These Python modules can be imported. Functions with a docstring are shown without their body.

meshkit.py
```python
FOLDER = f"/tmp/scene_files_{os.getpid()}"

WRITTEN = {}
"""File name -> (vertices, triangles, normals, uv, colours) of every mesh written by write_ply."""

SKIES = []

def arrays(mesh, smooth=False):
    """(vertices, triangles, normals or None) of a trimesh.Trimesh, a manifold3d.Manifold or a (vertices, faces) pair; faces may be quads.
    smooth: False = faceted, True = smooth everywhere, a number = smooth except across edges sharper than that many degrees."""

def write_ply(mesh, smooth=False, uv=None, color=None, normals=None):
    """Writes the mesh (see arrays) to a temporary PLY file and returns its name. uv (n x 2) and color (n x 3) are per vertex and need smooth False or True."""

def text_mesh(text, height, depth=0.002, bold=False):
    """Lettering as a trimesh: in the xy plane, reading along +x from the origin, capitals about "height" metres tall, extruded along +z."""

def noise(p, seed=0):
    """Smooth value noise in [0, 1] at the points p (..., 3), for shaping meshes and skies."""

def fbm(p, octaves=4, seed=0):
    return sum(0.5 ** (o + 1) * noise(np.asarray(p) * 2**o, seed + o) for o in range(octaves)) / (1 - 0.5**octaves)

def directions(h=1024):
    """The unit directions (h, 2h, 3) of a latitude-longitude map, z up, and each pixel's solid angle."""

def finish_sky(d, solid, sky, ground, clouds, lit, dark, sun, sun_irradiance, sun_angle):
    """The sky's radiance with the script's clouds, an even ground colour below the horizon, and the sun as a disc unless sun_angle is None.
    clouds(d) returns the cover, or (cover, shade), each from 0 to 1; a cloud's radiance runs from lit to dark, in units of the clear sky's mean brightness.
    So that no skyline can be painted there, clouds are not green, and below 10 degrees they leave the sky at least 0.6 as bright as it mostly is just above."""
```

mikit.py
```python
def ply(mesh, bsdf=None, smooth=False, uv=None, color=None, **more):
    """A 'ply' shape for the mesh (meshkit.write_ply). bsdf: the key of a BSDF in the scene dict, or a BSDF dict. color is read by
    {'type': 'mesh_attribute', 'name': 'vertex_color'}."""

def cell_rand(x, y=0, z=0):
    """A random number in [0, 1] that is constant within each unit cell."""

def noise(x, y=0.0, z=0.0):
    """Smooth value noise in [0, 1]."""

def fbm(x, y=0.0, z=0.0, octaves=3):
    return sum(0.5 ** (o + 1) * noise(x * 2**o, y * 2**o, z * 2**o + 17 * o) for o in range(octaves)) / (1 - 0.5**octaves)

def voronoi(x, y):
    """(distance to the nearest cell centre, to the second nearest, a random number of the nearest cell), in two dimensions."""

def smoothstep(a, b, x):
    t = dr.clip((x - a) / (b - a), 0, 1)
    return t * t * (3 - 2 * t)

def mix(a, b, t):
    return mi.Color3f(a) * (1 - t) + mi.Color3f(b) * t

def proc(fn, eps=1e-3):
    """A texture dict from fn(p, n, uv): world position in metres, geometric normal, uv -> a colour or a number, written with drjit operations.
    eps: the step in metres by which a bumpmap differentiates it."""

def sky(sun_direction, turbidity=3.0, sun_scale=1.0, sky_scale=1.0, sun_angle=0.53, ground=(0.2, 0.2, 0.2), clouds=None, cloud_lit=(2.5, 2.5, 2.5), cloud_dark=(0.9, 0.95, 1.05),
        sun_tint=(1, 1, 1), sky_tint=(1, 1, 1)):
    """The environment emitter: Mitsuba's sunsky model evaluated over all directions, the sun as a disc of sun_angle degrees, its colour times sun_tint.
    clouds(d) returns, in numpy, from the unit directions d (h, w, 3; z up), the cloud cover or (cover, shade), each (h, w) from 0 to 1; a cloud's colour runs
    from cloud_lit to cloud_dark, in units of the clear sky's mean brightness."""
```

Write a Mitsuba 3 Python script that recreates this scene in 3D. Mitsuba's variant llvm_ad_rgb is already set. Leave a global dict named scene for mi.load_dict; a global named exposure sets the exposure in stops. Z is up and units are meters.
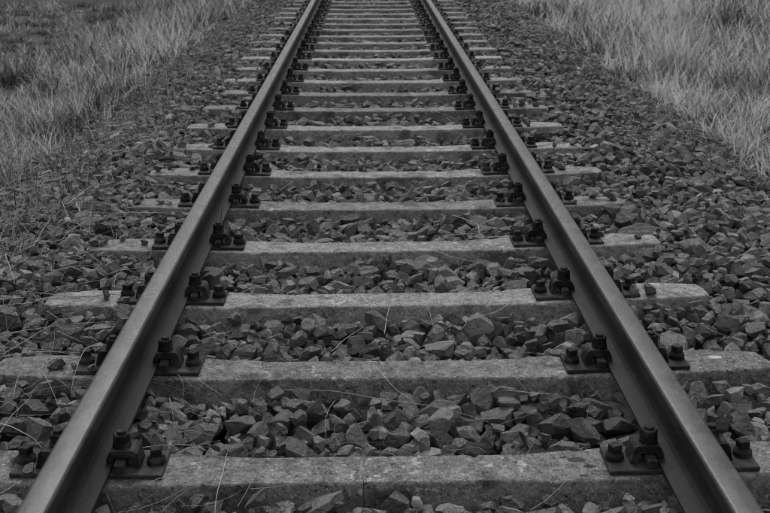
import math
import numpy as np
import trimesh
import manifold3d as m3
import shapely.geometry as sg
import drjit as dr
import mitsuba as mi
import mikit
import meshkit
from scipy.spatial import ConvexHull, HalfspaceIntersection
from mikit import noise, fbm, voronoi, cell_rand, smoothstep, mix

T = mi.ScalarTransform4f
scene, labels = {}, {}

# ------------------------------------------------------------------ camera, light, exposure
CAM = np.array([-0.0393, 0.0, 1.2062])
PITCH, YAW, ROLL = 0.321, 0.0152, -0.0012
FW = np.array([math.sin(YAW) * math.cos(PITCH), math.cos(YAW) * math.cos(PITCH), -math.sin(PITCH)])
RT = np.cross(FW, [0, 0, 1]); RT /= np.linalg.norm(RT)
UP = np.cross(RT, FW)
UP2 = UP * math.cos(ROLL) - RT * math.sin(ROLL)
scene['camera'] = {
    'type': 'thinlens', 'fov': math.degrees(2 * math.atan(385 / 1065.7)), 'fov_axis': 'x',
    'aperture_radius': 0.0026, 'focus_distance': 3.3, 'near_clip': 0.05, 'far_clip': 600.0,
    'to_world': T().look_at(origin=CAM.tolist(), target=(CAM + FW).tolist(), up=UP2.tolist()),
}
# overcast: a grey cloud deck, three times as bright overhead as at the horizon (as overcast skies are), the sun only a very wide soft glow behind it
scene['sky'] = mikit.sky([-0.06, 0.70, 0.71], turbidity=3, sun_scale=0.36, sun_angle=34, sun_tint=(0.84, 1.0, 1.36),
                         clouds=lambda d: (np.ones(d.shape[:2]), 1 - np.clip(d[..., 2], 0, 1)), cloud_lit=(2.4, 2.4, 2.4), cloud_dark=(0.7, 0.7, 0.7))
exposure = 1.9

# ------------------------------------------------------------------ materials (a grey, monochrome place)
def g(v):
    return mi.Color3f(v, v, v)

def stone_col(p, n, uv):
    a = noise(p.x * 240, p.y * 240, p.z * 240)
    b = fbm(p.x * 42 + uv.y * 60, p.y * 42, p.z * 42, octaves=3)
    c = noise(p.x * 520, p.y * 520, p.z * 520)
    t = uv.x * (0.10 + 0.95 * b + 0.55 * a + 0.65 * c)
    # pale mineral grains and lichen flecks on some stones
    fleck = smoothstep(0.80, 0.92, a * 0.55 + c * 0.5) * smoothstep(0.35, 0.8, uv.y)
    patch = smoothstep(0.62, 0.74, fbm(p.x * 70 + uv.y * 90, p.y * 70, p.z * 70, octaves=3)) * smoothstep(0.55, 0.9, uv.y)
    return g(t + 0.07 * fleck + 0.07 * patch * (0.5 + a))

def stone_bump(p, n, uv):
    return fbm(p.x * 90, p.y * 90, p.z * 90, octaves=3) + 0.25 * noise(p.x * 420, p.y * 420, p.z * 420)

def concrete_col(p, n, uv):
    d1, d2, r1 = voronoi(p.x * 95 + p.z * 31, p.y * 95 + p.z * 67)
    e1, e2, r2 = voronoi(p.x * 210 + p.z * 77 + 9, p.y * 210 + p.z * 120)
    big = fbm(p.x * 3.1 + uv.y * 40, p.y * 5 + 3, p.z * 5, octaves=4)
    mid = fbm(p.x * 22 + uv.y * 11, p.y * 22, p.z * 22, octaves=3)
    fine = noise(p.x * 330, p.y * 330, p.z * 330)
    grit = noise(p.x * 150 + 4, p.y * 150, p.z * 150)
    v = uv.x * (0.34 + 0.50 * big + 0.70 * mid + 0.85 * (fine - 0.5) + 0.60 * (grit - 0.5) + 0.9 * (fbm(p.x * 64 + 8, p.y * 64, p.z * 64, octaves=2) - 0.5))
    # exposed aggregate: pale and dark pebbles in the worn skin
    peb = smoothstep(0.42, 0.26, d1)
    v = v + peb * (smoothstep(0.78, 1.0, r1) * 0.10 - smoothstep(0.32, 0.0, r1) * 0.07)
    v = v + smoothstep(0.40, 0.22, e1) * (smoothstep(0.8, 1.0, r2) * 0.10 - smoothstep(0.25, 0.0, r2) * 0.06)
    v = v + smoothstep(0.36, 0.20, e1) * smoothstep(0.955, 0.975, r2) * 0.22            # a few white pebbles
    # lichen crusts
    lich = smoothstep(0.66, 0.74, fbm(p.x * 46 + 5, p.y * 46, p.z * 46, octaves=3)) * smoothstep(0.45, 0.6, fbm(p.x * 6 + 2, p.y * 6, p.z * 6, octaves=2))
    v = v + lich * 0.16
    # dark damp and algae streaks, more of them on some sleepers than on others
    damp = smoothstep(0.56, 0.70, fbm(p.x * 9 + 7 + uv.y * 30, p.y * 14, p.z * 9, octaves=4))
    v = v * (1 - 0.52 * damp)
    # oil stains beside the near right fastening, and one bird dropping on the second sleeper
    wob = 0.010 * (noise(p.x * 60, p.y * 60) - 0.5)
    for (sx, sy, rx, ry) in ((0.495, 2.455, 0.024, 0.014), (0.523, 2.42, 0.016, 0.009), (0.462, 2.47, 0.010, 0.006), (0.50, 2.375, 0.013, 0.006)):
        q = dr.sqrt(dr.square((p.x - sx) / rx) + dr.square((p.y - sy) / ry)) + wob * 30
        v = v * (1 - 0.72 * smoothstep(1.1, 0.8, q))
    q = dr.sqrt(dr.square((p.x - 1.05) / 0.024) + dr.square((p.y - 3.075) / 0.013)) + wob * 25
    q2 = dr.sqrt(dr.square((p.x - 0.86) / 0.03) + dr.square((p.y - 4.37) / 0.010)) + wob * 40
    v = dr.lerp(v, 0.36 + 0.22 * fine, dr.maximum(smoothstep(1.1, 0.7, q + 0.7 * (mid - 0.5)), 0.7 * smoothstep(1.0, 0.8, q2)))
    return g(dr.clip(v, 0.02, 0.8))

def concrete_bump(p, n, uv):
    d1, d2, r1 = voronoi(p.x * 95 + p.z * 31, p.y * 95 + p.z * 67)
    return fbm(p.x * 60, p.y * 60, p.z * 60, octaves=3) + 0.5 * smoothstep(0.45, 0.2, d1) * (r1 - 0.3) + 0.3 * noise(p.x * 300, p.y * 300, p.z * 300)

def rail_col(p, n, uv):
    a = noise(p.x * 420, p.y * 420, p.z * 420)
    m = fbm(p.x * 30, p.y * 14, p.z * 30, octaves=4)
    st = noise(p.x * 300, p.y * 2.2, p.z * 90)
    w = fbm(p.x * 90, p.y * 60, p.z * 90, octaves=3)
    ring = dr.abs(dr.sqrt(dr.square((p.x + 0.752) / 0.021) + dr.square((p.y - 3.255) / 0.026)) - 1.0) + 0.35 * (w - 0.5)
    mark = smoothstep(0.28, 0.1, ring) * smoothstep(-0.01, -0.004, p.z)
    top = smoothstep(-0.010, -0.004, p.z + 0.004 * (m - 0.5))       # the worn running surface; sides and foot keep their dark old rust
    return g(dr.maximum(0.006, 0.009 + 0.008 * top + (0.014 + 0.046 * top) * (m - 0.22 * top) + (0.016 + 0.034 * top) * (a - 0.5) + (0.006 + 0.006 * top) * st + (0.006 + 0.012 * top) * smoothstep(0.56, 0.70, w) + 0.04 * mark))

def rail_bump(p, n, uv):
    return fbm(p.x * 150, p.y * 150, p.z * 150, octaves=3)

def iron_col(p, n, uv):
    m = fbm(p.x * 45, p.y * 45, p.z * 45, octaves=3)
    a = noise(p.x * 350, p.y * 350, p.z * 350)
    dust = smoothstep(0.52, 0.66, fbm(p.x * 28 + uv.y * 50, p.y * 28, p.z * 28, octaves=4))      # caked rust and dust, in patches
    return g(uv.x * (0.25 + 1.1 * m + 0.6 * (a - 0.5)) + 0.030 * dust * (0.4 + a))

def ground_col(p, n, uv):
    m = fbm(p.x * 2.1, p.y * 2.1, octaves=4)
    a = fbm(p.x * 30, p.y * 30, octaves=3)
    far = fbm(p.x * 0.13, p.y * 0.13, octaves=4)
    return g(0.02 + 0.07 * a * m + 0.03 * smoothstep(0.4, 0.7, far))

def blade_col(p, n, uv):
    a = noise(p.x * 130, p.y * 130, p.z * 45)
    return g(uv.x * (0.72 + 0.55 * a))

def principled(fn, rough, spec=0.4, bump=None, depth=0.0, eps=1e-3):
    b = {'type': 'principled', 'base_color': mikit.proc(fn), 'roughness': rough, 'specular': spec}
    if bump is not None:
        b = {'type': 'bumpmap', 'arbitrary': mikit.proc(bump, eps=eps), 'scale': depth, 'bsdf': b}
    return {'type': 'twosided', 'bsdf': b}

scene['mat_stone'] = principled(stone_col, 0.5, 0.5, stone_bump, 0.011, 7e-4)
scene['mat_concrete'] = principled(concrete_col, 0.75, 0.22, concrete_bump, 0.0016, 7e-4)
scene['mat_rail'] = principled(rail_col, 0.65, 0.3, rail_bump, 0.0006, 7e-4)
scene['mat_rail_head'] = principled(rail_col, 0.37, 0.42, rail_bump, 0.00016, 7e-4)      # worn smooth
scene['mat_iron'] = principled(iron_col, 0.7, 0.18, stone_bump, 0.003, 7e-4)
scene['mat_ground'] = principled(ground_col, 0.95, 0.1)
scene['mat_blade'] = {'type': 'principledthin', 'base_color': mikit.proc(blade_col), 'roughness': 0.6, 'diff_trans': 0.5, 'spec_trans': 0.0, 'eta': 1.3}
scene['mat_straw'] = principled(blade_col, 0.5, 0.4)

def add(key, mesh, mat, smooth=False, tone=None, seed=0.5, to_world=None, label=None, category=None, group=None, kind=None):
    v = mesh.vertices if hasattr(mesh, 'vertices') else mesh[0]
    if tone is None:
        scene[key] = mikit.ply(mesh, mat, smooth=smooth)
    else:
        if smooth not in (True, False):
            mesh = trimesh.graph.smooth_shade(mesh, angle=math.radians(smooth), facet_minarea=None); smooth = True
            v = mesh.vertices
        scene[key] = mikit.ply(mesh, mat, smooth=smooth, uv=np.tile([[tone, seed]], (len(v), 1)))
    if to_world is not None:
        scene[key]['to_world'] = to_world
    tag(key, label, category, group, kind)

def tag(key, label=None, category=None, group=None, kind=None):
    d = {k: x for k, x in (('label', label), ('category', category), ('group', group), ('kind', kind)) if x}
    if d:
        labels[key] = d

used = {}
def numbered(name):
    n = used.get(name, 0); used[name] = n + 1
    return name if n == 0 else f'{name}_{n:03d}'

def to_screen(P):
    d = np.asarray(P, float) - CAM
    z = d @ FW
    return 512 + 1417.3 * (d @ RT) / z, 341 - 1417.3 * (d @ UP) / z, z

# ------------------------------------------------------------------ the lie of the land
HALF = 0.751                                  # rail axis from the track axis; z = 0 is the top of the rail heads
SEAT = -0.164                                 # top of a sleeper at its rail seats
SLEEPER_Y = [2.358, 2.972, 3.587, 4.221, 4.855, 5.479, 6.093, 6.708, 7.352, 7.986, 8.58, 9.205, 9.868, 10.473, 11.067, 11.652, 12.276, 12.861, 13.475, 14.069, 14.694, 15.258, 15.843]
SKEW = {2: 0.022, 3: 0.018, 8: -0.006, 11: 0.008}

TOPX = [-2.6, -2.15, -1.75, -1.45, -1.21, -0.9, -0.72, 0.72, 0.9, 1.21, 1.6, 1.95, 2.4, 2.8]
TOPZ = [-0.62, -0.44, -0.26, -0.156, -0.158, -0.174, -0.208, -0.208, -0.182, -0.172, -0.174, -0.26, -0.42, -0.56]
GX = [-160, -60, -20, -9, -5.0, -3.6, -2.7, -2.2, -1.9, -1.5, -1.2, 1.2, 1.6, 2.0, 2.45, 2.9, 3.6, 5, 9, 20, 60, 160]
GZ = [-1.3, -1.1, -0.95, -0.92, -0.92, -0.86, -0.66, -0.50, -0.42, -0.34, -0.335, -0.335, -0.335, -0.40, -0.48, -0.56, -0.60, -0.55, -0.5, -0.5, -0.6, -0.8]

def ground_z(x, y):
    x, y = np.asarray(x, float), np.asarray(y, float)
    w = np.clip((np.abs(x) - 2.0) / 0.8, 0, 1)
    p = np.stack([x * 0.9, y * 0.9, 0 * x], -1)
    return np.interp(x, GX, GZ) + w * 0.16 * (meshkit.fbm(p, 3, 5) - 0.5) + np.clip((np.abs(x) - 8) / 30, 0, 1) * 1.2 * (meshkit.fbm(p * 0.05, 3, 8) - 0.5)

xs = np.unique(np.concatenate([np.linspace(-9, 9, 121), -np.geomspace(9, 170, 40), np.geomspace(9, 170, 40)]))
ys = np.unique(np.concatenate([np.linspace(-2, 26, 110), -2 - np.geomspace(0.5, 100, 20), np.geomspace(26.5, 320, 50)]))
gx, gy = np.meshgrid(xs, ys, indexing='ij')
gz = ground_z(gx, gy)
vid = np.arange(gx.size).reshape(gx.shape)
gf = np.stack([vid[:-1, :-1], vid[1:, :-1], vid[1:, 1:], vid[:-1, 1:]], -1).reshape(-1, 4)
add('ground', (np.stack([gx, gy, gz], -1).reshape(-1, 3), gf), 'mat_ground', smooth=True, kind='structure', label='dark earth under the ballast and the grass beside the track')

# ------------------------------------------------------------------ rails
def rail_profile():
    half = [(0.0625, 0.0), (0.0625, 0.0075), (0.061, 0.0088), (0.045, 0.0112), (0.032, 0.0138), (0.021, 0.0178), (0.0125, 0.0265), (0.0072, 0.042), (0.0070, 0.075), (0.0085, 0.098), (0.014, 0.1060), (0.0325, 0.1124)]
    head = [(0.0335, 0.1129)] + [(0.0225 + 0.011 * math.cos(a), 0.1368 + 0.011 * math.sin(a)) for a in np.radians([0, 15, 30, 45, 60, 75, 86])] + [(0.012, 0.1487), (0.0, 0.149)]
    right = half + head
    return right + [(-a, b) for a, b in right[-2::-1]]

RAIL = sg.Polygon(rail_profile()).buffer(0)

def rail_part(lo, hi, bounds=(0.9, 24.0)):
    poly = RAIL.intersection(sg.box(-1, lo, 1, hi))
    poly = max(getattr(poly, 'geoms', [poly]), key=lambda q: q.area)
    ring = np.array(poly.exterior.coords)[:-1]
    ysec = np.concatenate([np.arange(bounds[0], bounds[1], 0.35), [bounds[1]]])
    n, m = len(ring), len(ysec)
    v = np.zeros((m, n, 3))
    v[:, :, 0] = ring[None, :, 0]; v[:, :, 2] = ring[None, :, 1] - 0.149; v[:, :, 1] = ysec[:, None]
    v[:, :, 0] += 0.0012 * (meshkit.noise(np.stack([ysec * 0.5, ysec * 0, ysec * 0], -1), 3) - 0.5)[:, None]
    f = []
    for j in range(m - 1):
        for i in range(n):
            a, b = j * n + i, j * n + (i + 1) % n
            f.append((a, b, b + n, a + n))
    f = np.array(f)
    tri = np.vstack([f[:, [0, 1, 2]], f[:, [0, 2, 3]]])
    caps = trimesh.creation.triangulate_polygon(sg.Polygon(ring), engine='earcut')[1] % n
    tri = np.vstack([tri, caps, caps[:, ::-1] + (m - 1) * n])
    mesh = trimesh.Trimesh(v.reshape(-1, 3), tri, process=False)
    mesh.fix_normals()
    return mesh

parts = {'head': rail_part(0.1001, 0.2), 'web': rail_part(0.0301, 0.1000), 'foot': rail_part(-0.1, 0.0300)}
cant = math.degrees(1 / 40)
for s in (-1, 1):
    key = numbered('rail')
    for name, mesh in parts.items():
        add(f'{key}__{name}', mesh, 'mat_rail_head' if name == 'head' else 'mat_rail', smooth=20, to_world=T().translate([s * HALF, 0, -0.0005]).rotate([0, 1, 0], -s * cant))
    tag(key, 'dull rusty steel rail running along the left side of the sleepers' if s < 0 else 'dull rusty steel rail running along the right side of the sleepers', 'rail', 'rails of the track')

# ------------------------------------------------------------------ sleepers
ORD = ['nearest', 'second', 'third', 'fourth', 'fifth', 'sixth', 'seventh', 'eighth', 'ninth', 'tenth', 'eleventh', 'twelfth', 'thirteenth', 'fourteenth',
       'fifteenth', 'sixteenth', 'seventeenth', 'eighteenth', 'nineteenth', 'twentieth', 'twenty-first', 'twenty-second', 'twenty-third']
LOOK = {0: 'cracked across its middle, dark stains by its right fastening', 1: 'white splash on its right end', 2: 'straw over its left end',
        3: 'slightly skewed', 4: 'pale patch on its right end', 5: 'grey and worn', 6: 'grey and worn', 7: 'grey and worn'}
XW = [-1.21, -1.19, -1.05, -0.92, -0.56, -0.46, -0.34, 0.34, 0.46, 0.56, 0.92, 1.05, 1.19, 1.21]
FRONT = [0.035, 0.014, -0.004, -0.010, -0.014, -0.010, 0.0, 0.0, -0.010, -0.014, -0.010, -0.004, 0.014, 0.035]
BACK = [0.122, 0.145, 0.164, 0.164, 0.156, 0.148, 0.138, 0.138, 0.148, 0.156, 0.164, 0.164, 0.145, 0.122]
TOPS = [-0.166, -0.158, -0.1565, -0.1598, -0.1688, -0.1715, -0.175, -0.175, -0.1715, -0.1688, -0.1598, -0.1565, -0.158, -0.166]

def sleeper_mesh(i, rng, fine):
    step = 0.012 if fine else 0.03 if i < 10 else 0.06
    x = np.unique(np.concatenate([np.arange(-1.21, 1.2101, step), XW]).round(4))
    fr, bk, tp = (np.interp(x, XW, a) for a in (FRONT, BACK, TOPS))
    nb = 3
    ring = []                                  # front bottom -> front top -> back top -> back bottom -> bottom
    slope, bev = 0.13, 0.008
    zb = -0.40
    for t in np.linspace(0, 1, 7 if fine else 4):
        z = zb + (tp - bev - zb) * t
        ring.append((fr - slope * (tp - z), z))
    for k in range(1, nb + 1):
        a = k / (nb + 1) * math.pi / 2
        ring.append((fr + bev * (1 - math.cos(a)), tp - bev + bev * math.sin(a)))
    for t in np.linspace(0, 1, 12 if fine else 5):
        ring.append((fr + bev + (bk - fr - 2 * bev) * t, tp))
    for k in range(1, nb + 1):
        a = math.pi / 2 - k / (nb + 1) * math.pi / 2
        ring.append((bk - bev * (1 - math.cos(a)), tp - bev + bev * math.sin(a)))
    for t in np.linspace(1, 0, 4):
        z = zb + (tp - bev - zb) * t
        ring.append((bk + slope * (tp - z), z))
    n, m = len(ring), len(x)
    V = np.zeros((m, n, 3))
    V[:, :, 0] = x[:, None]
    for k, (a, b) in enumerate(ring):
        V[:, k, 1], V[:, k, 2] = a, b
    c = np.stack([np.zeros(m), (fr + bk) / 2, tp - 0.08], -1)[:, None]
    out = V - c; out[:, :, 0] = 0
    out /= np.linalg.norm(out, axis=-1, keepdims=True)
    P = V + [0, SLEEPER_Y[i] * 3, 0]
    d = 0.0010 * (meshkit.fbm(P * 9, 2, 11) - 0.5) + 0.0016 * (meshkit.fbm(P * 60, 3, 17) - 0.5)
    edge = np.zeros(n); k0 = 6 if fine else 3
    edge[k0 - 1:k0 + nb + 2] = 1; edge[-4 - nb - 2:-3] = 1
    chip = np.clip(meshkit.fbm(P * [26, 30, 30], 3, 23) - 0.60, 0, 1) * 0.040
    V += out * (d - chip * edge)[:, :, None]
    V[0] += [0.0, 0, 0]
    f = []
    for j in range(m - 1):
        a = j * n + np.arange(n); b = j * n + (np.arange(n) + 1) % n
        f.append(np.stack([a, a + n, b + n, b], -1))
    f = np.vstack(f)
    tri = np.vstack([f[:, [0, 1, 2]], f[:, [0, 2, 3]]])
    v = V.reshape(-1, 3)
    ce = np.array([V[0].mean(0), V[-1].mean(0)])
    k = len(v)
    a = np.arange(n); b = (a + 1) % n
    tri = np.vstack([tri, np.stack([a, b, a * 0 + k], -1), np.stack([b, a, a * 0 - n + k], -1) if False else np.stack([b + (m - 1) * n, a + (m - 1) * n, a * 0 + k + 1], -1)])
    mesh = trimesh.Trimesh(np.vstack([v, ce]), tri, process=False)
    mesh.fix_normals()
    return mesh

def cut_crack(mesh):
    rng = np.random.default_rng(5)
    ys_ = np.linspace(-0.06, 0.2, 22)
    xc = -0.058 + np.cumsum(rng.normal(0, 0.0042, 22)) * 0.9 + 0.0
    w = 0.0004 + 0.0008 * rng.random(22)
    poly = sg.Polygon(list(zip(xc - w, ys_)) + list(zip((xc + w)[::-1], ys_[::-1])))
    cutter = trimesh.creation.extrude_polygon(poly, 0.4, engine='earcut')
    cutter.apply_translation([0, 0, -0.45 + 0.02])
    lo = trimesh.creation.box([0.2, 0.115, 0.5]); lo.apply_translation([-0.05, 0.085, -0.453])
    def man(t): return m3.Manifold(m3.Mesh(np.asarray(t.vertices, np.float32), np.asarray(t.faces, np.uint32)))
    a, b, c = man(mesh), man(cutter), man(lo)
    if a.is_empty() or b.is_empty():
        return mesh
    r = (a - (b - c)).to_mesh()
    return trimesh.Trimesh(r.vert_properties[:, :3], r.tri_verts, process=False)

rng = np.random.default_rng(77)
sleeper_place = []
for i, y in enumerate(SLEEPER_Y):
    mesh = sleeper_mesh(i, rng, i < 5)
    if i == 0:
        mesh = cut_crack(mesh)
    dx, dz = rng.normal(0, 0.008), rng.normal(0, 0.0012)
    to = T().translate([dx, y, 0]).rotate([0, 0, 1], math.degrees(SKEW.get(i, rng.normal(0, 0.003))))
    sleeper_place.append((dx, y, SKEW.get(i, 0.0)))
    if i < 12:
        lab = f'worn concrete sleeper, {LOOK.get(i, "grey")}, the {ORD[i]} from the photo\'s lower edge' if i else 'weathered concrete sleeper nearest the viewer, ' + LOOK[0]
        grp = 'concrete sleepers of the near half of the track'
    else:
        lab, grp = f"small distant concrete sleeper, the {ORD[i]} counted from the photo's lower edge", 'distant concrete sleepers near the top of the photo'
    add(numbered('sleeper'), mesh, 'mat_concrete', smooth=38, tone=0.205 + rng.normal(0, 0.026), seed=rng.random(), to_world=to, label=lab, category='railway sleeper', group=grp)

# ------------------------------------------------------------------ fastenings: ribbed plate, two clamps with bolt and nut, two square headed screws
def hull_box(x0, x1, y0, y1, z0, z1, r=0.0015):
    pts = []
    for sx in (0, 1):
        for sy in (0, 1):
            for sz in (0, 1):
                c = np.array([x1 if sx else x0, y1 if sy else y0, z1 if sz else z0])
                s = np.array([-1 if q else 1 for q in (sx, sy, sz)]) * r
                for k in range(3):
                    o = s.copy(); o[k] = 0
                    pts.append(c + o)
    return trimesh.convex.convex_hull(np.array(pts))

def cyl(r0, r1, z0, z1, x=0.0, n=20, cham=0.0):
    prof = [(0, z0), (r0, z0), (r1, z1 - cham), (r1 - cham, z1), (0, z1)] if cham else [(0, z0), (r0, z0), (r1, z1), (0, z1)]
    m = trimesh.creation.revolve(np.array(prof), sections=n)
    m.apply_translation([x, 0, 0])
    return m

def prism(poly, y0, y1, cham=0.0015):
    m = trimesh.creation.extrude_polygon(poly, y1 - y0, engine='earcut')
    v = m.vertices.copy()
    m.vertices = np.stack([v[:, 0], y0 + v[:, 2], v[:, 1]], -1)
    m.fix_normals()
    return m

PT = 0.0125
plate = [hull_box(-0.19, 0.19, -0.066, 0.066, 0.0005, PT, 0.002)]
for s in (-1, 1):
    for y0, y1 in ((-0.062, -0.015), (0.015, 0.062)):
        plate.append(hull_box(min(s * 0.068, s * 0.094), max(s * 0.068, s * 0.094), y0, y1, PT - 0.002, 0.036, 0.003))
plate = trimesh.util.concatenate(plate)
clamp_poly = sg.Polygon([(0.046, 0.0270), (0.060, 0.0265), (0.064, 0.041), (0.104, 0.041), (0.112, PT + 0.0008), (0.130, PT + 0.0008), (0.121, 0.052), (0.113, 0.060), (0.056, 0.057), (0.046, 0.036)]).buffer(0.001, join_style=1, quad_segs=2)
FAST = {}
for nm, s in (('in', -1), ('out', 1)):
    f = (lambda m, s=s: m) if s > 0 else (lambda m: m.copy().apply_transform(trimesh.transformations.rotation_matrix(math.pi, [0, 0, 1])))
    FAST[nm] = {
        'clamp': f(prism(clamp_poly, -0.031, 0.031)),
        'bolt': f(trimesh.util.concatenate([cyl(0.0125, 0.0125, 0.030, 0.103, 0.080, 16, 0.002)])),
        'nut': f(trimesh.util.concatenate([cyl(0.0225, 0.0225, 0.0702, 0.0955, 0.080, 6, 0.003)])),
        'washer': f(trimesh.util.concatenate([cyl(0.0235, 0.0235, 0.0600, 0.0642, 0.080, 20, 0.001), cyl(0.0235, 0.0235, 0.0658, 0.0700, 0.080, 20, 0.001), cyl(0.017, 0.017, 0.064, 0.067, 0.080, 14)])),
        'screw': f(trimesh.util.concatenate([hull_box(0.165 - 0.0135, 0.165 + 0.0135, -0.0135, 0.0135, 0.030, 0.054, 0.002), cyl(0.0235, 0.017, 0.0262, 0.0340, 0.165, 20)])),
        'collar': f(trimesh.util.concatenate([cyl(0.024, 0.024, PT + 0.0005, 0.0180, 0.165, 20, 0.001), cyl(0.0245, 0.024, 0.0198, 0.0258, 0.165, 20, 0.001), cyl(0.020, 0.020, 0.017, 0.021, 0.165, 14)])),
    }
for i, y in enumerate(SLEEPER_Y):
    dx, _, sk = sleeper_place[i]
    for s in (-1, 1):
        key = numbered('rail_fastening')
        to0 = T().translate([s * (HALF + 0.003), y + 0.076 + sk * s * HALF, SEAT + 0.0003]).rotate([0, 0, 1], math.degrees(sk) + rng.normal(0, 0.8)).rotate([0, 1, 0], -s * math.degrees(1 / 40))
        sd, side = rng.random(), 'left' if s < 0 else 'right'
        add(f'{key}__base_plate', plate, 'mat_iron', tone=0.040 + rng.normal(0, 0.009), seed=sd, to_world=to0)
        for nm in ('in', 'out'):
            # 'in' points to the track centre: the +x side of the left plate
            q = FAST[('out' if nm == 'in' else 'in') if s < 0 else nm]
            sx = (1 if nm == 'in' else -1) if s < 0 else (-1 if nm == 'in' else 1)
            spin, spin2 = rng.random() * 360, rng.random() * 90
            cl, sc = numbered(f'{key}__clamp'), numbered(f'{key}__sleeper_screw')
            shift = T().translate([0, rng.normal(0, 0.004), 0])
            add(cl, q['clamp'], 'mat_iron', tone=0.026 + rng.normal(0, 0.008), seed=rng.random(), to_world=to0 @ shift)
            about = lambda xx, a: to0 @ T().translate([sx * xx, 0, 0]).rotate([0, 0, 1], a).translate([-sx * xx, 0, 0])
            add(f'{cl}__bolt', q['bolt'], 'mat_iron', smooth=30, tone=0.018, seed=sd, to_world=to0)
            if i < 16:
                add(f'{cl}__nut', q['nut'], 'mat_iron', tone=0.017, seed=sd, to_world=about(0.080, spin))
                add(f'{cl}__washer', q['washer'], 'mat_iron', smooth=30, tone=0.016, seed=sd, to_world=to0)
            add(sc, q['screw'], 'mat_iron', tone=0.018 + rng.normal(0, 0.003), seed=sd, to_world=about(0.165, spin2))
            if i < 16:
                add(f'{sc}__collar', q['collar'], 'mat_iron', smooth=30, tone=0.016, seed=sd, to_world=to0)
        if i < 12:
            tag(key, f'dark iron fastening holding the {side} rail on the {ORD[i]} sleeper from the front', 'rail fastening', 'iron rail fastenings of the near sleepers')
        else:
            tag(key, f'tiny dark iron fastening holding the {side} rail on the {ORD[i]} sleeper from the front', 'rail fastening', f'distant iron fastenings on the {side} rail')

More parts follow.
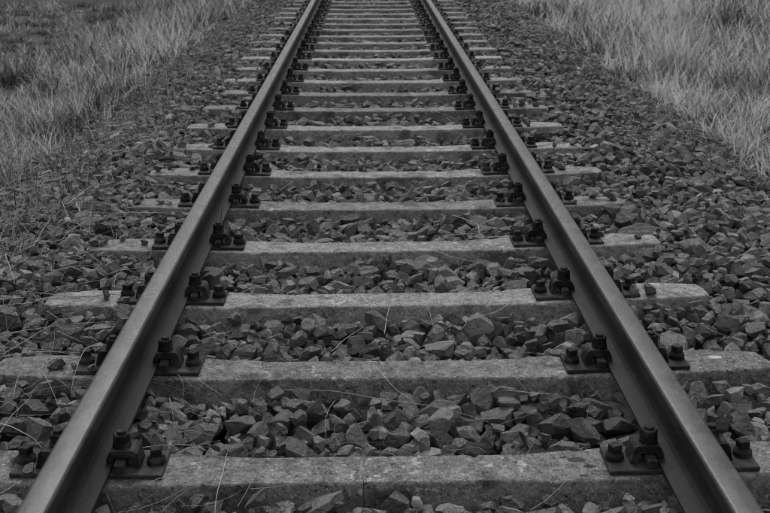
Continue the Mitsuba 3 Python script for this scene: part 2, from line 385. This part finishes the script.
# ------------------------------------------------------------------ ballast: crushed stones dropped one after another onto what already lies there
def rock(rng, bevel):
    k = int(rng.integers(8, 14)) if bevel else 7
    N = []
    while len(N) < k:                          # well spread cleavage planes
        c = rng.normal(size=(12, 3)); c /= np.linalg.norm(c, axis=1, keepdims=True)
        N.append(c[0] if not N else c[np.argmin(np.max(c @ np.array(N).T, axis=1))])
    N = np.array(N); N = N + rng.normal(0, 0.16, N.shape); N /= np.linalg.norm(N, axis=1, keepdims=True)
    D = rng.uniform(0.60, 1.05, k)
    box = np.vstack([np.eye(3), -np.eye(3)])
    N, D = np.vstack([N, box]), np.append(D, np.full(6, 1.12))
    def verts(N, D):
        return HalfspaceIntersection(np.hstack([N, -D[:, None]]), np.zeros(3)).intersections
    V = verts(N, D)
    if bevel:
        on = np.abs(V @ N.T - D) < 1e-6
        N2, D2 = [N], [D]
        for i in range(len(N)):
            for j in range(i):
                e = on[:, i] & on[:, j]
                if e.sum() >= 2 and N[i] @ N[j] < 0.9:
                    n = N[i] + N[j] + rng.normal(0, 0.12, 3); n /= np.linalg.norm(n)
                    N2.append(n[None]); D2.append([np.max(V @ n) - rng.uniform(0.006, 0.035)])
        V = verts(np.vstack(N2), np.concatenate(D2))
    V = V * [1.0, rng.uniform(0.62, 0.95), rng.uniform(0.42, 0.78)]
    V += 0.10 * V[:, [1, 2, 0]] * rng.normal(0, 1, 3)
    V = np.unique(V.round(5), axis=0)
    h = ConvexHull(V)
    V, F = V[h.vertices], np.searchsorted(h.vertices, h.simplices) if np.all(np.diff(h.vertices) > 0) else None
    if F is None:
        order = np.argsort(h.vertices); back = np.zeros(h.vertices.max() + 1, int); back[h.vertices] = np.arange(len(h.vertices)); F = back[h.simplices]
    A, B, C = V[F[:, 0]], V[F[:, 1]], V[F[:, 2]]
    flip = np.einsum('ij,ij->i', np.cross(B - A, C - A), (A + B + C) / 3 - V.mean(0)) < 0
    F[flip] = F[flip][:, ::-1]
    V = V - V.mean(0)
    if bevel:
        V, F = trimesh.remesh.subdivide_to_size(V, F, 0.9)
        m = trimesh.Trimesh(V, F, process=True)
        q = rng.uniform(0, 50, 3)
        n = np.array(m.vertex_normals)
        V = m.vertices + n * (0.085 * (meshkit.fbm(m.vertices * 4.5 + q, 2, 3) - 0.5) - 0.06 * np.clip(meshkit.noise(m.vertices * 1.7 + q, 9) - 0.62, 0, 1))[:, None]
        F = np.array(m.faces)
    return V, F, (N, D)

rng = np.random.default_rng(2024)
ROCKS = []
for k in range(130):
    st = rng.bit_generator.state
    fine = rock(rng, True)
    rng2 = np.random.default_rng(); rng2.bit_generator.state = st
    coarse = rock(rng2, False)
    ROCKS.append((fine, coarse))

RES = 0.01
X0, Y0, NX, NY = -2.75, 1.55, 570, 1950       # the grid of heights
cx = X0 + (np.arange(NX) + 0.5) * RES
cy = Y0 + (np.arange(NY) + 0.5) * RES
TOPG = np.interp(cx, TOPX, TOPZ)
bumps = meshkit.fbm(np.stack(np.broadcast_arrays(cx[:, None] * 3.0, cy[None] * 3.0, np.zeros((NX, NY))), -1), 2, 31) - 0.5
LIMIT = TOPG[:, None] + 0.035 * bumps
H = np.minimum(LIMIT - 0.095, ground_z(cx[:, None] + 0 * cy[None], cy[None] + 0 * cx[:, None]) + 0.02)
for (dx, y, sk) in sleeper_place:             # the sleepers stand in the way
    xx = cx - dx
    fr, bk = (np.interp(xx, XW, a, left=9, right=-9) for a in (FRONT, BACK))
    yy = cy[None] - y - sk * xx[:, None]
    H[(yy > fr[:, None] - 0.012) & (yy < bk[:, None] + 0.012) & (np.abs(xx) < 1.215)[:, None]] = 5.0
SLEEPERS_AT = H > 4

def quat(rng):
    q = rng.normal(size=4); q /= np.linalg.norm(q)
    w, x, y, z = q
    return np.array([[1 - 2 * (y * y + z * z), 2 * (x * y - z * w), 2 * (x * z + y * w)], [2 * (x * y + z * w), 1 - 2 * (x * x + z * z), 2 * (y * z - x * w)], [2 * (x * z - y * w), 2 * (y * z + x * w), 1 - 2 * (x * x + y * y)]])

def variants(rng, count, median, spread, lo, hi):
    out = []
    for _ in range(count):
        k = int(rng.integers(len(ROCKS)))
        d = float(np.clip(median * math.exp(rng.normal(0, spread)), lo, hi))
        R = min((quat(rng) for _ in range(3 if rng.random() < 0.7 else 1)), key=lambda R: np.ptp((ROCKS[k][1][0] @ R.T)[:, 2]))
        V, F, _ = ROCKS[k][1]
        P = (V @ R.T) * d / 2
        r = int(math.ceil(np.abs(P[:, :2]).max() / RES))
        gxx, gyy = np.meshgrid(np.arange(-r, r + 1) * RES, np.arange(-r, r + 1) * RES, indexing='ij')
        A, B, C = P[F[:, 0]], P[F[:, 1]], P[F[:, 2]]
        n = np.cross(B - A, C - A); n /= np.linalg.norm(n, axis=1, keepdims=True) + 1e-12
        o = np.einsum('ij,ij->i', n, A)
        up, dn = n[:, 2] > 1e-3, n[:, 2] < -1e-3
        hit = lambda m: (o[m] - n[m, 0] * gxx[..., None] - n[m, 1] * gyy[..., None]) / n[m, 2]
        top, bot = hit(up).min(-1), hit(dn).max(-1)
        ins = top > bot
        if not ins.any():
            continue
        ii, jj = np.nonzero(ins)
        out.append((k, R, d, ii - r, jj - r, top[ins], bot[ins]))
    return out

STONES = []                                    # (rock, rotation, size, x, y, z, cells)

def drop(rng, kinds, n, xr, yr, tries, slack):
    pick = rng.integers(len(kinds), size=n)
    px = ((rng.uniform(*xr, size=(n, tries)) - X0) / RES).astype(int)
    py = ((rng.uniform(*yr, size=(n, tries)) - Y0) / RES).astype(int)
    jx, jy = rng.integers(-5, 6, size=(n, tries)), rng.integers(-5, 6, size=(n, tries))
    sl = rng.random(n) ** 2 * slack
    for a in range(n):
        k, R, d, ii, jj, top, bot = kinds[pick[a]]
        best, at = 1e9, None
        for t in range(tries):
            i0, j0 = px[a, 0] + jx[a, t], py[a, 0] + jy[a, t]
            if i0 < 6 or j0 < 6 or i0 > NX - 7 or j0 > NY - 7:
                continue
            I, J = ii + i0, jj + j0
            z = (H[I, J] - bot).max()
            if z < best:
                best, at = z, (i0, j0, I, J)
        if at is None or best > 1:
            continue
        i0, j0, I, J = at
        z = best - 0.004
        zt = z + top
        if zt.max() > LIMIT[i0, j0] + sl[a]:
            continue
        H[I, J] = np.maximum(H[I, J], zt)
        STONES.append((k, R, d, cx[i0], cy[j0], z, I, J, zt))

big = variants(rng, 300, 0.084, 0.22, 0.055, 0.13)
mid = variants(rng, 320, 0.059, 0.25, 0.032, 0.09)
small = variants(rng, 200, 0.036, 0.25, 0.02, 0.055)
area = lambda xr, yr: (xr[1] - xr[0]) * (yr[1] - yr[0])
for xr, yr, plan in (
        ((-1.3, 1.3), (1.6, 6.2), ((big, 520, 6, 0.05), (mid, 700, 6, 0.035), (small, 260, 5, 0.02))),
        ((-1.3, 1.3), (6.2, 20.9), ((big, 260, 3, 0.045), (mid, 560, 3, 0.035))),
        ((1.15, 2.75), (1.6, 8.0), ((big, 340, 4, 0.045), (mid, 760, 4, 0.035), (small, 200, 4, 0.02))),
        ((1.15, 2.75), (8.0, 20.9), ((big, 160, 3, 0.04), (mid, 560, 3, 0.03))),
        ((-2.7, -1.15), (1.6, 8.0), ((big, 160, 4, 0.03), (mid, 850, 4, 0.03), (small, 450, 4, 0.02))),
        ((-2.7, -1.15), (8.0, 20.9), ((mid, 560, 3, 0.03), (small, 160, 3, 0.02)))):
    for kinds, per, tries, slack in plan:
        drop(rng, kinds, int(per * area(xr, yr)), xr, yr, tries, slack)

# crumbs of stone that lie on the sleepers' ends
H[SLEEPERS_AT] = 5.0
for q, (dx, y, sk) in enumerate(sleeper_place[:12]):
    xx = cx - dx
    fr, bk, tp = (np.interp(xx, XW, a) for a in (FRONT, BACK, TOPS))
    yy = cy[None] - y - sk * xx[:, None]
    body = (yy > fr[:, None]) & (yy < bk[:, None]) & (np.abs(xx) < 1.2)[:, None]
    m = body & (np.abs(xx) > 0.84)[:, None]
    H[m] = np.broadcast_to(tp[:, None], H.shape)[m] + 0.003
    LIMIT[m] = -0.112
    m = body & ((np.abs(xx) > 0.84) & (np.abs(xx) < 0.945))[:, None]            # base plate with its screw
    H[m] = SEAT + 0.016
    H[m & ((np.abs(xx) > 0.885) & (np.abs(xx) < 0.95))[:, None] & (np.abs(yy - 0.076) < 0.035)] = 5.0
    for side in (-1, 1):
        if (q, side) == (1, 1):
            continue
        drop(rng, small, 2, tuple(sorted((side * 0.98, side * 1.15))), (y - 0.02, y + 0.17), 2, 0.0)
        drop(rng, small, 5, tuple(sorted((side * 0.86, side * 0.96))), (y - 0.03, y + 0.18), 2, 0.0)
        drop(rng, mid, 7, tuple(sorted((side * 1.12, side * 1.28))), (y - 0.06, y + 0.20), 2, 0.0)

def stone_tone(rng):
    t = 0.084 * math.exp(rng.normal(0, 0.36))
    if rng.random() < 0.016:
        t = rng.uniform(0.16, 0.28)
    return float(np.clip(t, 0.035, 0.36))

kept = []
for q, (k, R, d, x, y, z, I, J, zt) in enumerate(STONES):
    seen = float(np.mean(zt >= H[I, J] - 0.003))
    u, v, dep = to_screen((x, y, z))
    if seen < (0.14 if y < 7 else 0.2) or not -500 < u < 1524:
        continue
    score = d / dep * math.sqrt(seen) if (8 < u < 1016 and 8 < v < 674) else 0.0
    if abs(x) < HALF + 0.03 and abs(abs(x) - HALF) < 0.06:
        score *= 0.2                           # under a rail
    kept.append((x, y, z, k, R, d, seen, score, stone_tone(rng), rng.random()))

HOLDERS = [('crib_ballast', 'dark crushed stone ballast filling the bays between the sleepers under the rails', lambda x: abs(x) <= 0.9),
           ('ballast_shoulder', 'sloping shoulder of dark crushed stone left of the track, strewn with straw', lambda x: x < -0.9),
           ('ballast_shoulder_001', 'sloping shoulder of dark crushed stone right of the track', lambda x: x > 0.9)]
for key, lab, inside in HOLDERS:
    mine = sorted((s for s in kept if inside(s[0])), key=lambda s: -s[7])
    for s in mine[:300]:
        x, y, z, k, R, d, seen, score, tone, sd = s
        V, F, _ = ROCKS[k][0]
        add(numbered(f'{key}__stone'), ((V @ R.T) * d / 2 + [x, y, z], F), 'mat_stone', tone=tone, seed=sd)
    vs, fs, uv, at = [], [], [], 0
    for x, y, z, k, R, d, seen, score, tone, sd in mine[300:]:
        V, F, _ = ROCKS[k][0 if score > 0.0165 else 1]
        vs.append((V @ R.T) * d / 2 + [x, y, z]); fs.append(F + at); uv.append(np.tile([[tone, sd]], (len(V), 1))); at += len(V)
    scene[f'{key}__loose_stones'] = mikit.ply((np.vstack(vs), np.vstack(fs)), 'mat_stone', uv=np.vstack(uv))
    tag(f'{key}__loose_stones', 'the smaller and farther dark crushed stones of the ballast', kind='stuff')
    tag(key, lab, kind='structure')
    print(key, len(mine), 'stones,', sum(map(len, fs)), 'triangles')

# ------------------------------------------------------------------ dry straws lying over the stones
SURF = H.copy()
SURF[SLEEPERS_AT] = SEAT + 0.002
for s in (-1, 1):
    a = np.abs(cx - s * HALF)
    SURF[a < 0.066] = np.maximum(SURF[a < 0.066], -0.135)
    SURF[a < 0.035] = 0.0

def surf(x, y, r=1):
    i = int(np.clip((x - X0) / RES, r, NX - 1 - r)); j = int(np.clip((y - Y0) / RES, r, NY - 1 - r))
    return float(SURF[i - r:i + r + 1, j - r:j + r + 1].max())

def tube(P, rad, sides=5):
    P = np.asarray(P, float)
    t = np.gradient(P, axis=0); t /= np.linalg.norm(t, axis=1, keepdims=True) + 1e-12
    a = np.cross(t, [0.02, 0.03, 1.0]); a /= np.linalg.norm(a, axis=1, keepdims=True) + 1e-9
    b = np.cross(t, a)
    ang = np.arange(sides) / sides * 2 * math.pi
    v = P[:, None] + np.asarray(rad)[:, None, None] * (np.cos(ang)[None, :, None] * a[:, None] + np.sin(ang)[None, :, None] * b[:, None])
    i, j = np.meshgrid(np.arange(len(P) - 1), np.arange(sides), indexing='ij')
    q = np.stack([i * sides + j, i * sides + (j + 1) % sides, (i + 1) * sides + (j + 1) % sides, (i + 1) * sides + j], -1).reshape(-1, 4)
    return v.reshape(-1, 3), np.vstack([q[:, [0, 1, 2]], q[:, [0, 2, 3]]])

def lay(points, mode, rng):
    pts = np.array([q for q in points if abs(abs(q[0]) - HALF) > 0.072], float)      # clear of the rail foot
    s = np.concatenate([[0], np.cumsum(np.linalg.norm(np.diff(pts, axis=0), axis=1))])
    t = np.linspace(0, s[-1], 15)
    xy = np.stack([np.interp(t, s, pts[:, k]) for k in (0, 1)], -1)
    xy[1:-1] = 0.5 * xy[1:-1] + 0.25 * (xy[2:] + xy[:-2]) + rng.normal(0, 0.0004, (13, 2))
    h = np.array([surf(x, y) for x, y in xy])
    if mode == 'stand':
        z = np.linspace(-0.24, SEAT + 0.02, 15) + 0.03 * np.sin(np.linspace(0, math.pi, 15))
    else:
        # a stiff straw rests on its highest supports: the upper hull of the surface, sagging slightly
        keep = [0]
        for k in range(1, 15):
            while len(keep) > 1 and (h[keep[-1]] - h[keep[-2]]) * (k - keep[-2]) <= (h[k] - h[keep[-2]]) * (keep[-1] - keep[-2]):
                keep.pop()
            keep.append(k)
        z = np.interp(np.arange(15), keep, h[keep])
        z = np.convolve(np.pad(z, 2, mode='edge'), [0.15, 0.2, 0.3, 0.2, 0.15], 'valid') + 0.002
        if mode == 'arch':
            z = z + 0.055 * np.sin(np.linspace(0, math.pi, 15)) ** 0.8
    return np.column_stack([xy, z])

STRAWS = [
    ([(-0.42, 2.22), (-0.42, 2.3), (-0.41, 2.38), (-0.41, 2.46)], 'stand'),
    ([(-0.3, 2.93), (-0.15, 2.91), (-0.04, 2.85), (0.1, 2.79), (0.3, 2.75)], ''),
    ([(-0.03, 3.04), (0.03, 2.89), (0.09, 2.81)], ''),
    ([(-0.72, 3.01), (-0.57, 2.95), (-0.48, 2.89)], ''),
    ([(-0.65, 2.52), (-0.57, 2.54), (-0.52, 2.56), (-0.5, 2.61)], ''),
    ([(0.01, 3.37), (0.03, 3.49), (0.09, 3.55), (0.16, 3.53), (0.18, 3.42)], 'arch'),
    ([(0.08, 3.5), (0.14, 3.5), (0.18, 3.5)], ''),
    ([(-0.17, 3.28), (-0.12, 3.34), (-0.06, 3.42)], ''),
    ([(-1.28, 3.31), (-1.09, 3.35), (-0.91, 3.39)], ''),
    ([(-1.19, 3.04), (-1.03, 3.04), (-0.92, 2.97), (-0.87, 2.95)], ''),
    ([(-1.21, 3.12), (-1.03, 3.15), (-0.96, 3.16)], ''),
    ([(-0.89, 3.18), (-0.92, 3.1), (-0.92, 2.95), (-0.92, 2.86)], 'arch'),
    ([(-1.05, 2.98), (-0.99, 2.96), (-0.94, 2.91)], ''),
    ([(-1.07, 2.81), (-1.07, 2.87), (-1.02, 2.89), (-0.96, 2.81), (-0.92, 2.75)], 'arch'),
    ([(-1.05, 2.63), (-0.99, 2.6), (-0.91, 2.56)], ''),
    ([(-0.97, 2.38), (-0.92, 2.39), (-0.88, 2.42)], ''),
    ([(-0.95, 2.3), (-0.93, 2.32), (-0.91, 2.36)], ''),
    ([(-1.34, 3.7), (-1.21, 3.67), (-1.06, 3.65), (-0.98, 3.69), (-0.89, 3.64)], ''),
    ([(-1.27, 3.99), (-1.14, 4.15), (-1.02, 4.33), (-0.95, 4.45)], ''),
    ([(-1.58, 4.22), (-1.43, 4.3), (-1.22, 4.28)], ''),
    ([(-1.37, 3.78), (-1.44, 3.91), (-1.5, 4.13)], 'arch'),
    ([(-1.42, 5.95), (-1.37, 6.23), (-1.29, 6.57)], ''),
    ([(-1.25, 3.69), (-1.09, 3.76), (-0.94, 3.86)], ''),
    ([(-1.15, 3.56), (-0.98, 3.63), (-0.93, 3.7)], ''),
    ([(-1.43, 4.21), (-1.46, 4.52), (-1.48, 4.76)], ''),
    ([(-1.55, 5.06), (-1.43, 4.72), (-1.38, 4.6)], ''),
    ([(-1.41, 4.83), (-1.33, 4.6), (-1.42, 4.9)], ''),
    ([(0.35, 3.49), (0.42, 3.52), (0.51, 3.63)], ''),
    ([(0.28, 3.68), (0.34, 3.74), (0.4, 3.79)], ''),
    ([(-0.71, 3.48), (-0.62, 3.35), (-0.49, 3.3)], ''),
    ([(-0.68, 3.35), (-0.61, 3.38), (-0.54, 3.41)], ''),
    ([(0.91, 4.14), (0.89, 3.81), (0.9, 3.76)], ''),
    ([(1.64, 5.17), (1.79, 5.25), (1.92, 5.33)], ''),
    ([(0.21, 4.21), (0.29, 4.13), (0.41, 4.07)], ''),
    ([(-0.47, 5.58), (-0.36, 5.69), (-0.3, 5.8)], ''),
    ([(-0.36, 6.58), (-0.28, 6.35), (-0.24, 6.27)], ''),
    ([(-0.55, 3.78), (-0.48, 3.83), (-0.39, 3.86)], ''),
    ([(-0.71, 2.95), (-0.63, 2.85), (-0.6, 2.75)], ''),
    ([(1.07, 3.4), (1.11, 3.27), (1.16, 3.21)], ''),
    ([(-1.22, 4.68), (-1.05, 4.72), (-0.9, 4.79)], ''),
]


NEARLAB = {0: 'single pale straw leaning against the front of the nearest sleeper', 1: 'long pale straw lying across the stones between the nearest and second sleepers',
           2: 'pale straw hanging slantwise over the front face of the second sleeper', 4: 'bent straw reaching over the inner screw of the nearest left fastening',
           5: 'thin straw bent into an arch in front of the third sleeper', 13: 'straw loop arching over the stones left of the left rail near the lower left corner',
           18: 'long straw lying across the left end of the third sleeper'}
rng = np.random.default_rng(9)
for _ in range(44):                            # more of the same, strewn over the left shoulder and a few in the bays
    left = rng.random() < 0.86
    x, y = (-0.95 - 0.9 * rng.random(), 2.7 + 4.5 * rng.random() ** 1.3) if left else (rng.uniform(-0.55, 0.55), 2.7 + 6.5 * rng.random())
    a, L, k = rng.normal(0.25, 0.5) if left else rng.normal(0, 0.3), rng.uniform(0.15, 0.6) if left else rng.uniform(0.1, 0.3), rng.normal(0, 0.35)
    p = [(x - L / 2 * math.cos(a), y - L / 2 * math.sin(a)), (x + 0.1 * L * math.cos(a), y + 0.1 * L * math.sin(a)), (x + L / 2 * math.cos(a + k), y + L / 2 * math.sin(a + k))]
    if all(abs(abs(q[0]) - HALF) > 0.09 for q in p) and len({abs(q[0]) < HALF for q in p}) == 1 and min(q[0] for q in p) > X0 + 0.1:
        STRAWS.append((p, ''))
by_bay = {}
for k, (pts, mode) in enumerate(STRAWS):
    if sum(abs(abs(q[0]) - HALF) > 0.072 for q in pts) < 2:
        continue
    P = lay(pts, mode, rng)
    r0 = rng.uniform(0.0011, 0.0019) if P[:, 1].mean() < 4.5 else rng.uniform(0.0016, 0.0026)
    v, f = tube(P, np.linspace(r0, r0 * 0.45, len(P)))
    mx, my = P[:, 0].mean(), P[:, 1].mean()
    side = 'left of the track' if mx < -0.85 else 'right of the track' if mx > 0.85 else 'between the rails'
    key = numbered('dry_straw')
    add(key, (v, f), 'mat_straw', smooth=True, tone=rng.uniform(0.30, 0.52), seed=rng.random(), label=NEARLAB.get(k), category='straw', group=None if k in NEARLAB else f'dry straws {side}')
    if k not in NEARLAB:
        bay = int(np.argmin(np.abs(np.array(SLEEPER_Y) + 0.07 - my)))
        by_bay.setdefault((side, bay), []).append((abs(mx) if side[0] != 'b' else mx, key))
for (side, bay), found in by_bay.items():
    for r, (_, key) in enumerate(sorted(found)):
        rank = '' if len(found) == 1 else f', {(["closest"] + ORD[1:])[r]} out from rail' if side[0] != 'b' else f', {(["first"] + ORD[1:])[r]} from the left'
        labels[key]['label'] = f'thin dry straw {side} by the {ORD[bay]} sleeper' + rank
# litter of broken grass bits over the shoulders, mostly on the left
vs, fs, uv, at = [], [], [], 0
for _ in range(3000):
    w = rng.random()
    if w < 0.62:
        x, y = -1.0 - abs(rng.normal(0.55, 0.45)), rng.uniform(2.2, 15)
    elif w < 0.85:
        x, y = 1.9 + rng.normal(0.25, 0.3), rng.uniform(4, 15)
    else:
        x, y = rng.uniform(-0.68, 0.68), 2.1 + 12 * rng.random() ** 1.2
    a, L = rng.uniform(0, 2 * math.pi), rng.uniform(0.04, 0.30) * (1.0 if abs(x) > 0.9 else 0.7)
    bend = rng.normal(0, 0.5)
    t = np.linspace(-0.5, 0.5, 5) * L
    pts = np.stack([x + t * math.cos(a) - bend * t * t * math.sin(a) * 4, y + t * math.sin(a) + bend * t * t * math.cos(a) * 4], -1)
    if np.any(np.abs(np.abs(pts[:, 0]) - HALF) < 0.07) or pts[:, 0].min() < X0 + 0.1 or pts[:, 0].max() > 2.85 or pts[:, 1].min() < 1.7:
        continue
    h = np.array([surf(*p, 1) for p in pts])
    z = np.maximum(np.linspace(h[0], h[-1], 5), h) + 0.002
    z = np.convolve(np.pad(z, 1, mode='edge'), [0.25, 0.5, 0.25], 'valid') + abs(rng.normal(0, 0.012)) * np.linspace(0, 1, 5)
    r = rng.uniform(0.0006, 0.0015) * (1.0 if y < 6 else 1.5)
    v, f = tube(np.column_stack([pts, z]), np.linspace(r, r * 0.4, 5), 3)
    vs.append(v); fs.append(f + at); at += len(v); uv.append(np.tile([[rng.uniform(0.14, 0.36), rng.random()]], (len(v), 1)))
scene['straw_litter'] = mikit.ply((np.vstack(vs), np.vstack(fs)), 'mat_straw', smooth=True, uv=np.vstack(uv))
tag('straw_litter', 'scattered broken bits of dry grass lying over the ballast stones', 'straw litter', kind='stuff')

# ------------------------------------------------------------------ dry grass
def blades(base, az, lean, L, w, droop, tone, rng, segs=4):
    n = len(base)
    s = np.linspace(0, 1, segs + 1)
    ca, sa = np.cos(az), np.sin(az)
    ang = lean[:, None] + droop[:, None] * s[None] ** 1.6           # angle from upright
    ds = L[:, None] / segs
    hx = np.concatenate([np.zeros((n, 1)), np.cumsum(np.sin((ang[:, 1:] + ang[:, :-1]) / 2) * ds, 1)], 1)
    hz = np.concatenate([np.zeros((n, 1)), np.cumsum(np.cos((ang[:, 1:] + ang[:, :-1]) / 2) * ds, 1)], 1)
    side = rng.normal(0, 0.22, n)[:, None] * L[:, None] * s[None] ** 2
    C = np.stack([base[:, 0:1] + hx * ca[:, None] - side * sa[:, None], base[:, 1:2] + hx * sa[:, None] + side * ca[:, None], base[:, 2:3] + hz], -1)
    tw = az + math.pi / 2 + rng.normal(0, 0.9, n)
    wd = w[:, None] * np.clip(1.05 - s[None] ** 1.7, 0.0, 1) / 2
    off = np.stack([np.cos(tw), np.sin(tw), np.zeros(n)], -1)[:, None] * wd[..., None]
    Lf, Rt = C - off, C + off
    V = np.concatenate([np.stack([Lf[:, :-1], Rt[:, :-1]], 2).reshape(n, -1, 3), C[:, -1:]], 1)
    m = V.shape[1]
    F = []
    for k in range(segs - 1):
        F += [(2 * k, 2 * k + 1, 2 * k + 3), (2 * k, 2 * k + 3, 2 * k + 2)]
    F.append((2 * segs - 2, 2 * segs - 1, 2 * segs))
    F = (np.array(F)[None] + (np.arange(n) * m)[:, None, None]).reshape(-1, 3)
    uv = np.repeat(np.stack([tone, rng.random(n)], -1), m, axis=0)
    return V.reshape(-1, 3), F, uv

def tuft(rng, x, y, n, h, spread, tone, lean=0.28, droop=0.7, w=0.0032):
    r = spread * np.sqrt(rng.random(n)); a = rng.uniform(0, 2 * math.pi, n)
    bx, by = x + r * np.cos(a), y + r * np.sin(a)
    bz = np.array([ground_z(x, y)] * n) - 0.02
    az = a + rng.normal(0, 1.3, n)
    ln = np.abs(rng.normal(0, lean, n)) * (0.5 + r / max(spread, 1e-6))
    L = h * rng.uniform(0.25, 1.1, n)
    return blades(np.stack([bx, by, bz], -1), az, ln, L, w * rng.uniform(0.6, 1.4, n), np.abs(rng.normal(0, droop, n)), np.clip(tone * np.where(rng.random(n) < 0.45, rng.uniform(0.9, 2.0, n), rng.uniform(0.07, 0.40, n)), 0.02, 0.8), rng)

def join(parts):
    vs, fs, uv, at = [], [], [], 0
    for v, f, u in parts:
        vs.append(v); fs.append(f + at); uv.append(u); at += len(v)
    return np.vstack(vs), np.vstack(fs), np.vstack(uv)

def meadow(rng, side):
    out = []
    n = 7000
    y = 3.2 + 20.5 * rng.random(n) ** 0.8
    inner = np.where(y < 8, 2.0, 2.05) if side < 0 else 2.30
    reach = 0.40 * y + 0.9
    x = inner + (reach - inner) * rng.random(n)
    ok = reach > inner
    x, y = x[ok], y[ok]
    P = np.stack([x * side, y, 0 * x], -1)
    den = meshkit.fbm(P * 0.9, 3, 41 + side)
    hgt = meshkit.fbm(P * 0.7, 3, 61 + side)
    shade = meshkit.fbm(P * 1.6, 3, 71 + side)
    clump = meshkit.fbm(P * [2.6, 1.7, 1], 2, 91 + side)
    # how far from the edge of the stones
    e = np.clip((x - (2.0 if side < 0 else 2.3) - 0.25 * (den - 0.5)) / 0.45, 0, 1)
    for k in range(len(x)):
        if rng.random() > (0.25 + 0.75 * e[k] * np.clip((den[k] - 0.22) * 3.2, 0.25, 1)) * np.clip((clump[k] - 0.38) * 6, 0.45 if side < 0 and x[k] > 3.4 else 0.08, 1):
            continue
        far = y[k] > 11
        h = (0.11 + 0.18 * e[k] + 0.42 * e[k] * np.clip((hgt[k] - 0.3) * 2.2, 0, 1) * np.clip(0.4 + (clump[k] - 0.35) * 3, 0.3, 1.1))
        tn = 0.50 * np.clip(0.5 + 2.6 * (shade[k] - 0.42), 0.15, 1.4) * math.exp(rng.normal(0, 0.4))
        if side < 0:
            field = np.clip((x[k] - 3.75 - 2.2 * (den[k] - 0.5)) / 0.7, 0, 1)               # short darker meadow beyond the verge
            h *= 1 - 0.62 * field; tn *= 2.0 - 1.1 * field
        else:
            h *= 1.12; tn *= 3.2
        lod = rng.random() < 0.3                                   # some tufts lie flattened
        if side < 0:
            lod = lod or rng.random() < 0.5 * field
        out.append(tuft(rng, x[k] * side, y[k], int((1 + 0.35 * (field if side < 0 else 0)) * (9 if far else 13) * (0.5 + e[k])), h, 0.035 + 0.05 * rng.random(), tn,
                        lean=1.0 if lod else 0.36, droop=1.1 if lod else 0.95, w=(0.0135 if far else 0.0084) * (0.8 if side < 0 else 1)))
    # thin young tufts that have crept in between the outer stones
    for _ in range(640 if side < 0 else 330):
        yy = 3.4 + 12 * rng.random() ** 1.4
        xx = (2.05 - abs(rng.normal(0, 0.42))) if side < 0 else (2.4 - abs(rng.normal(0, 0.22)))
        zoff = float(np.interp(side * xx, TOPX, TOPZ)) - float(ground_z(side * xx, yy)) - 0.02
        v, f, u = tuft(rng, side * xx, yy, int(rng.integers(4, 13)), rng.uniform(0.08, 0.24), 0.05, rng.uniform(0.2, 0.42), lean=0.6, droop=0.9, w=0.0036)
        v[:, 2] += zoff
        out.append((v, f, u))
    return join(out)

rng = np.random.default_rng(404)
for side, lab in ((-1, 'dry pale grass growing on the verge left of the track'), (1, 'tall dry pale grass growing on the bank right of the track')):
    v, f, uv = meadow(rng, side)
    key = numbered('dry_grass')
    scene[key] = mikit.ply((v, f), 'mat_blade', smooth=False, uv=uv)
    tag(key, lab, 'grass', kind='stuff')
    print(key, len(f), 'triangles')

TUFTS = [(-2.36, 6.75, 130, 0.50, 0.12, 0.36, 'tall pale grass tuft at the left edge of the photo, beside the stones'),
         (-2.62, 9.9, 120, 0.48, 0.14, 0.34, 'pale upright grass tuft farther along the left verge'),
         (2.95, 7.1, 130, 0.46, 0.13, 0.42, 'pale grass tuft with bent blades at the right edge of the photo'),
         (3.25, 11.7, 190, 0.52, 0.26, 0.46, 'rounded pale grass tuft on the right bank beside the stones'),
         (3.75, 9.6, 150, 0.58, 0.18, 0.46, 'tall pale grass tuft on the right bank near the right edge of the photo')]
for x, y, n, h, sp, tn, lab in TUFTS:
    v, f, uv = tuft(rng, x, y, n, h, sp, tn, lean=0.30, droop=0.9, w=0.004)
    key = numbered('grass_tuft')
    scene[key] = mikit.ply((v, f), 'mat_blade', uv=uv)
    tag(key, lab, 'grass tuft', 'single grass tufts beside the track')

STALKS = [(5.05, 15.6, 0.95, 'dark dead weed stalk at the top right of the photo, tallest of its row'), (4.55, 15.9, 0.8, 'dark dead weed stalk left of the tallest one on the right bank'),
          (5.5, 15.4, 0.85, 'dark dead weed stalk right of the tallest one on the right bank'), (-2.2, 6.35, 0.34, 'pale broken grass stalk standing at the left edge of the stones')]
for x, y, h, lab in STALKS:
    t = np.linspace(0, 1, 9)
    z0 = float(ground_z(x, y))
    P = np.column_stack([x + 0.06 * h * np.sin(t * 2.2 + x), y + 0.05 * h * t, z0 + h * t - 0.02])
    parts_ = [tube(P, np.linspace(0.0055, 0.0022, 9) if x > 0 else np.linspace(0.003, 0.0016, 9))]
    for q in range(5 if x > 0 else 2):
        k = int(rng.integers(4, 8)); a = rng.uniform(0, 6.28); L = rng.uniform(0.06, 0.16)
        s = np.linspace(0, 1, 5)
        parts_.append(tube(np.column_stack([P[k, 0] + L * s * math.cos(a), P[k, 1] + L * s * math.sin(a), P[k, 2] + L * 0.9 * s ** 0.8]), np.linspace(0.0022, 0.001, 5)))
    vs, at = [], 0
    fs = []
    for v, f in parts_:
        vs.append(v); fs.append(f + at); at += len(v)
    add(numbered('weed_stalk'), (np.vstack(vs), np.vstack(fs)), 'mat_straw', smooth=True, tone=0.045 if x > 0 else 0.34, seed=0.5, label=lab, category='weed stalk', group='dead weed stalks')
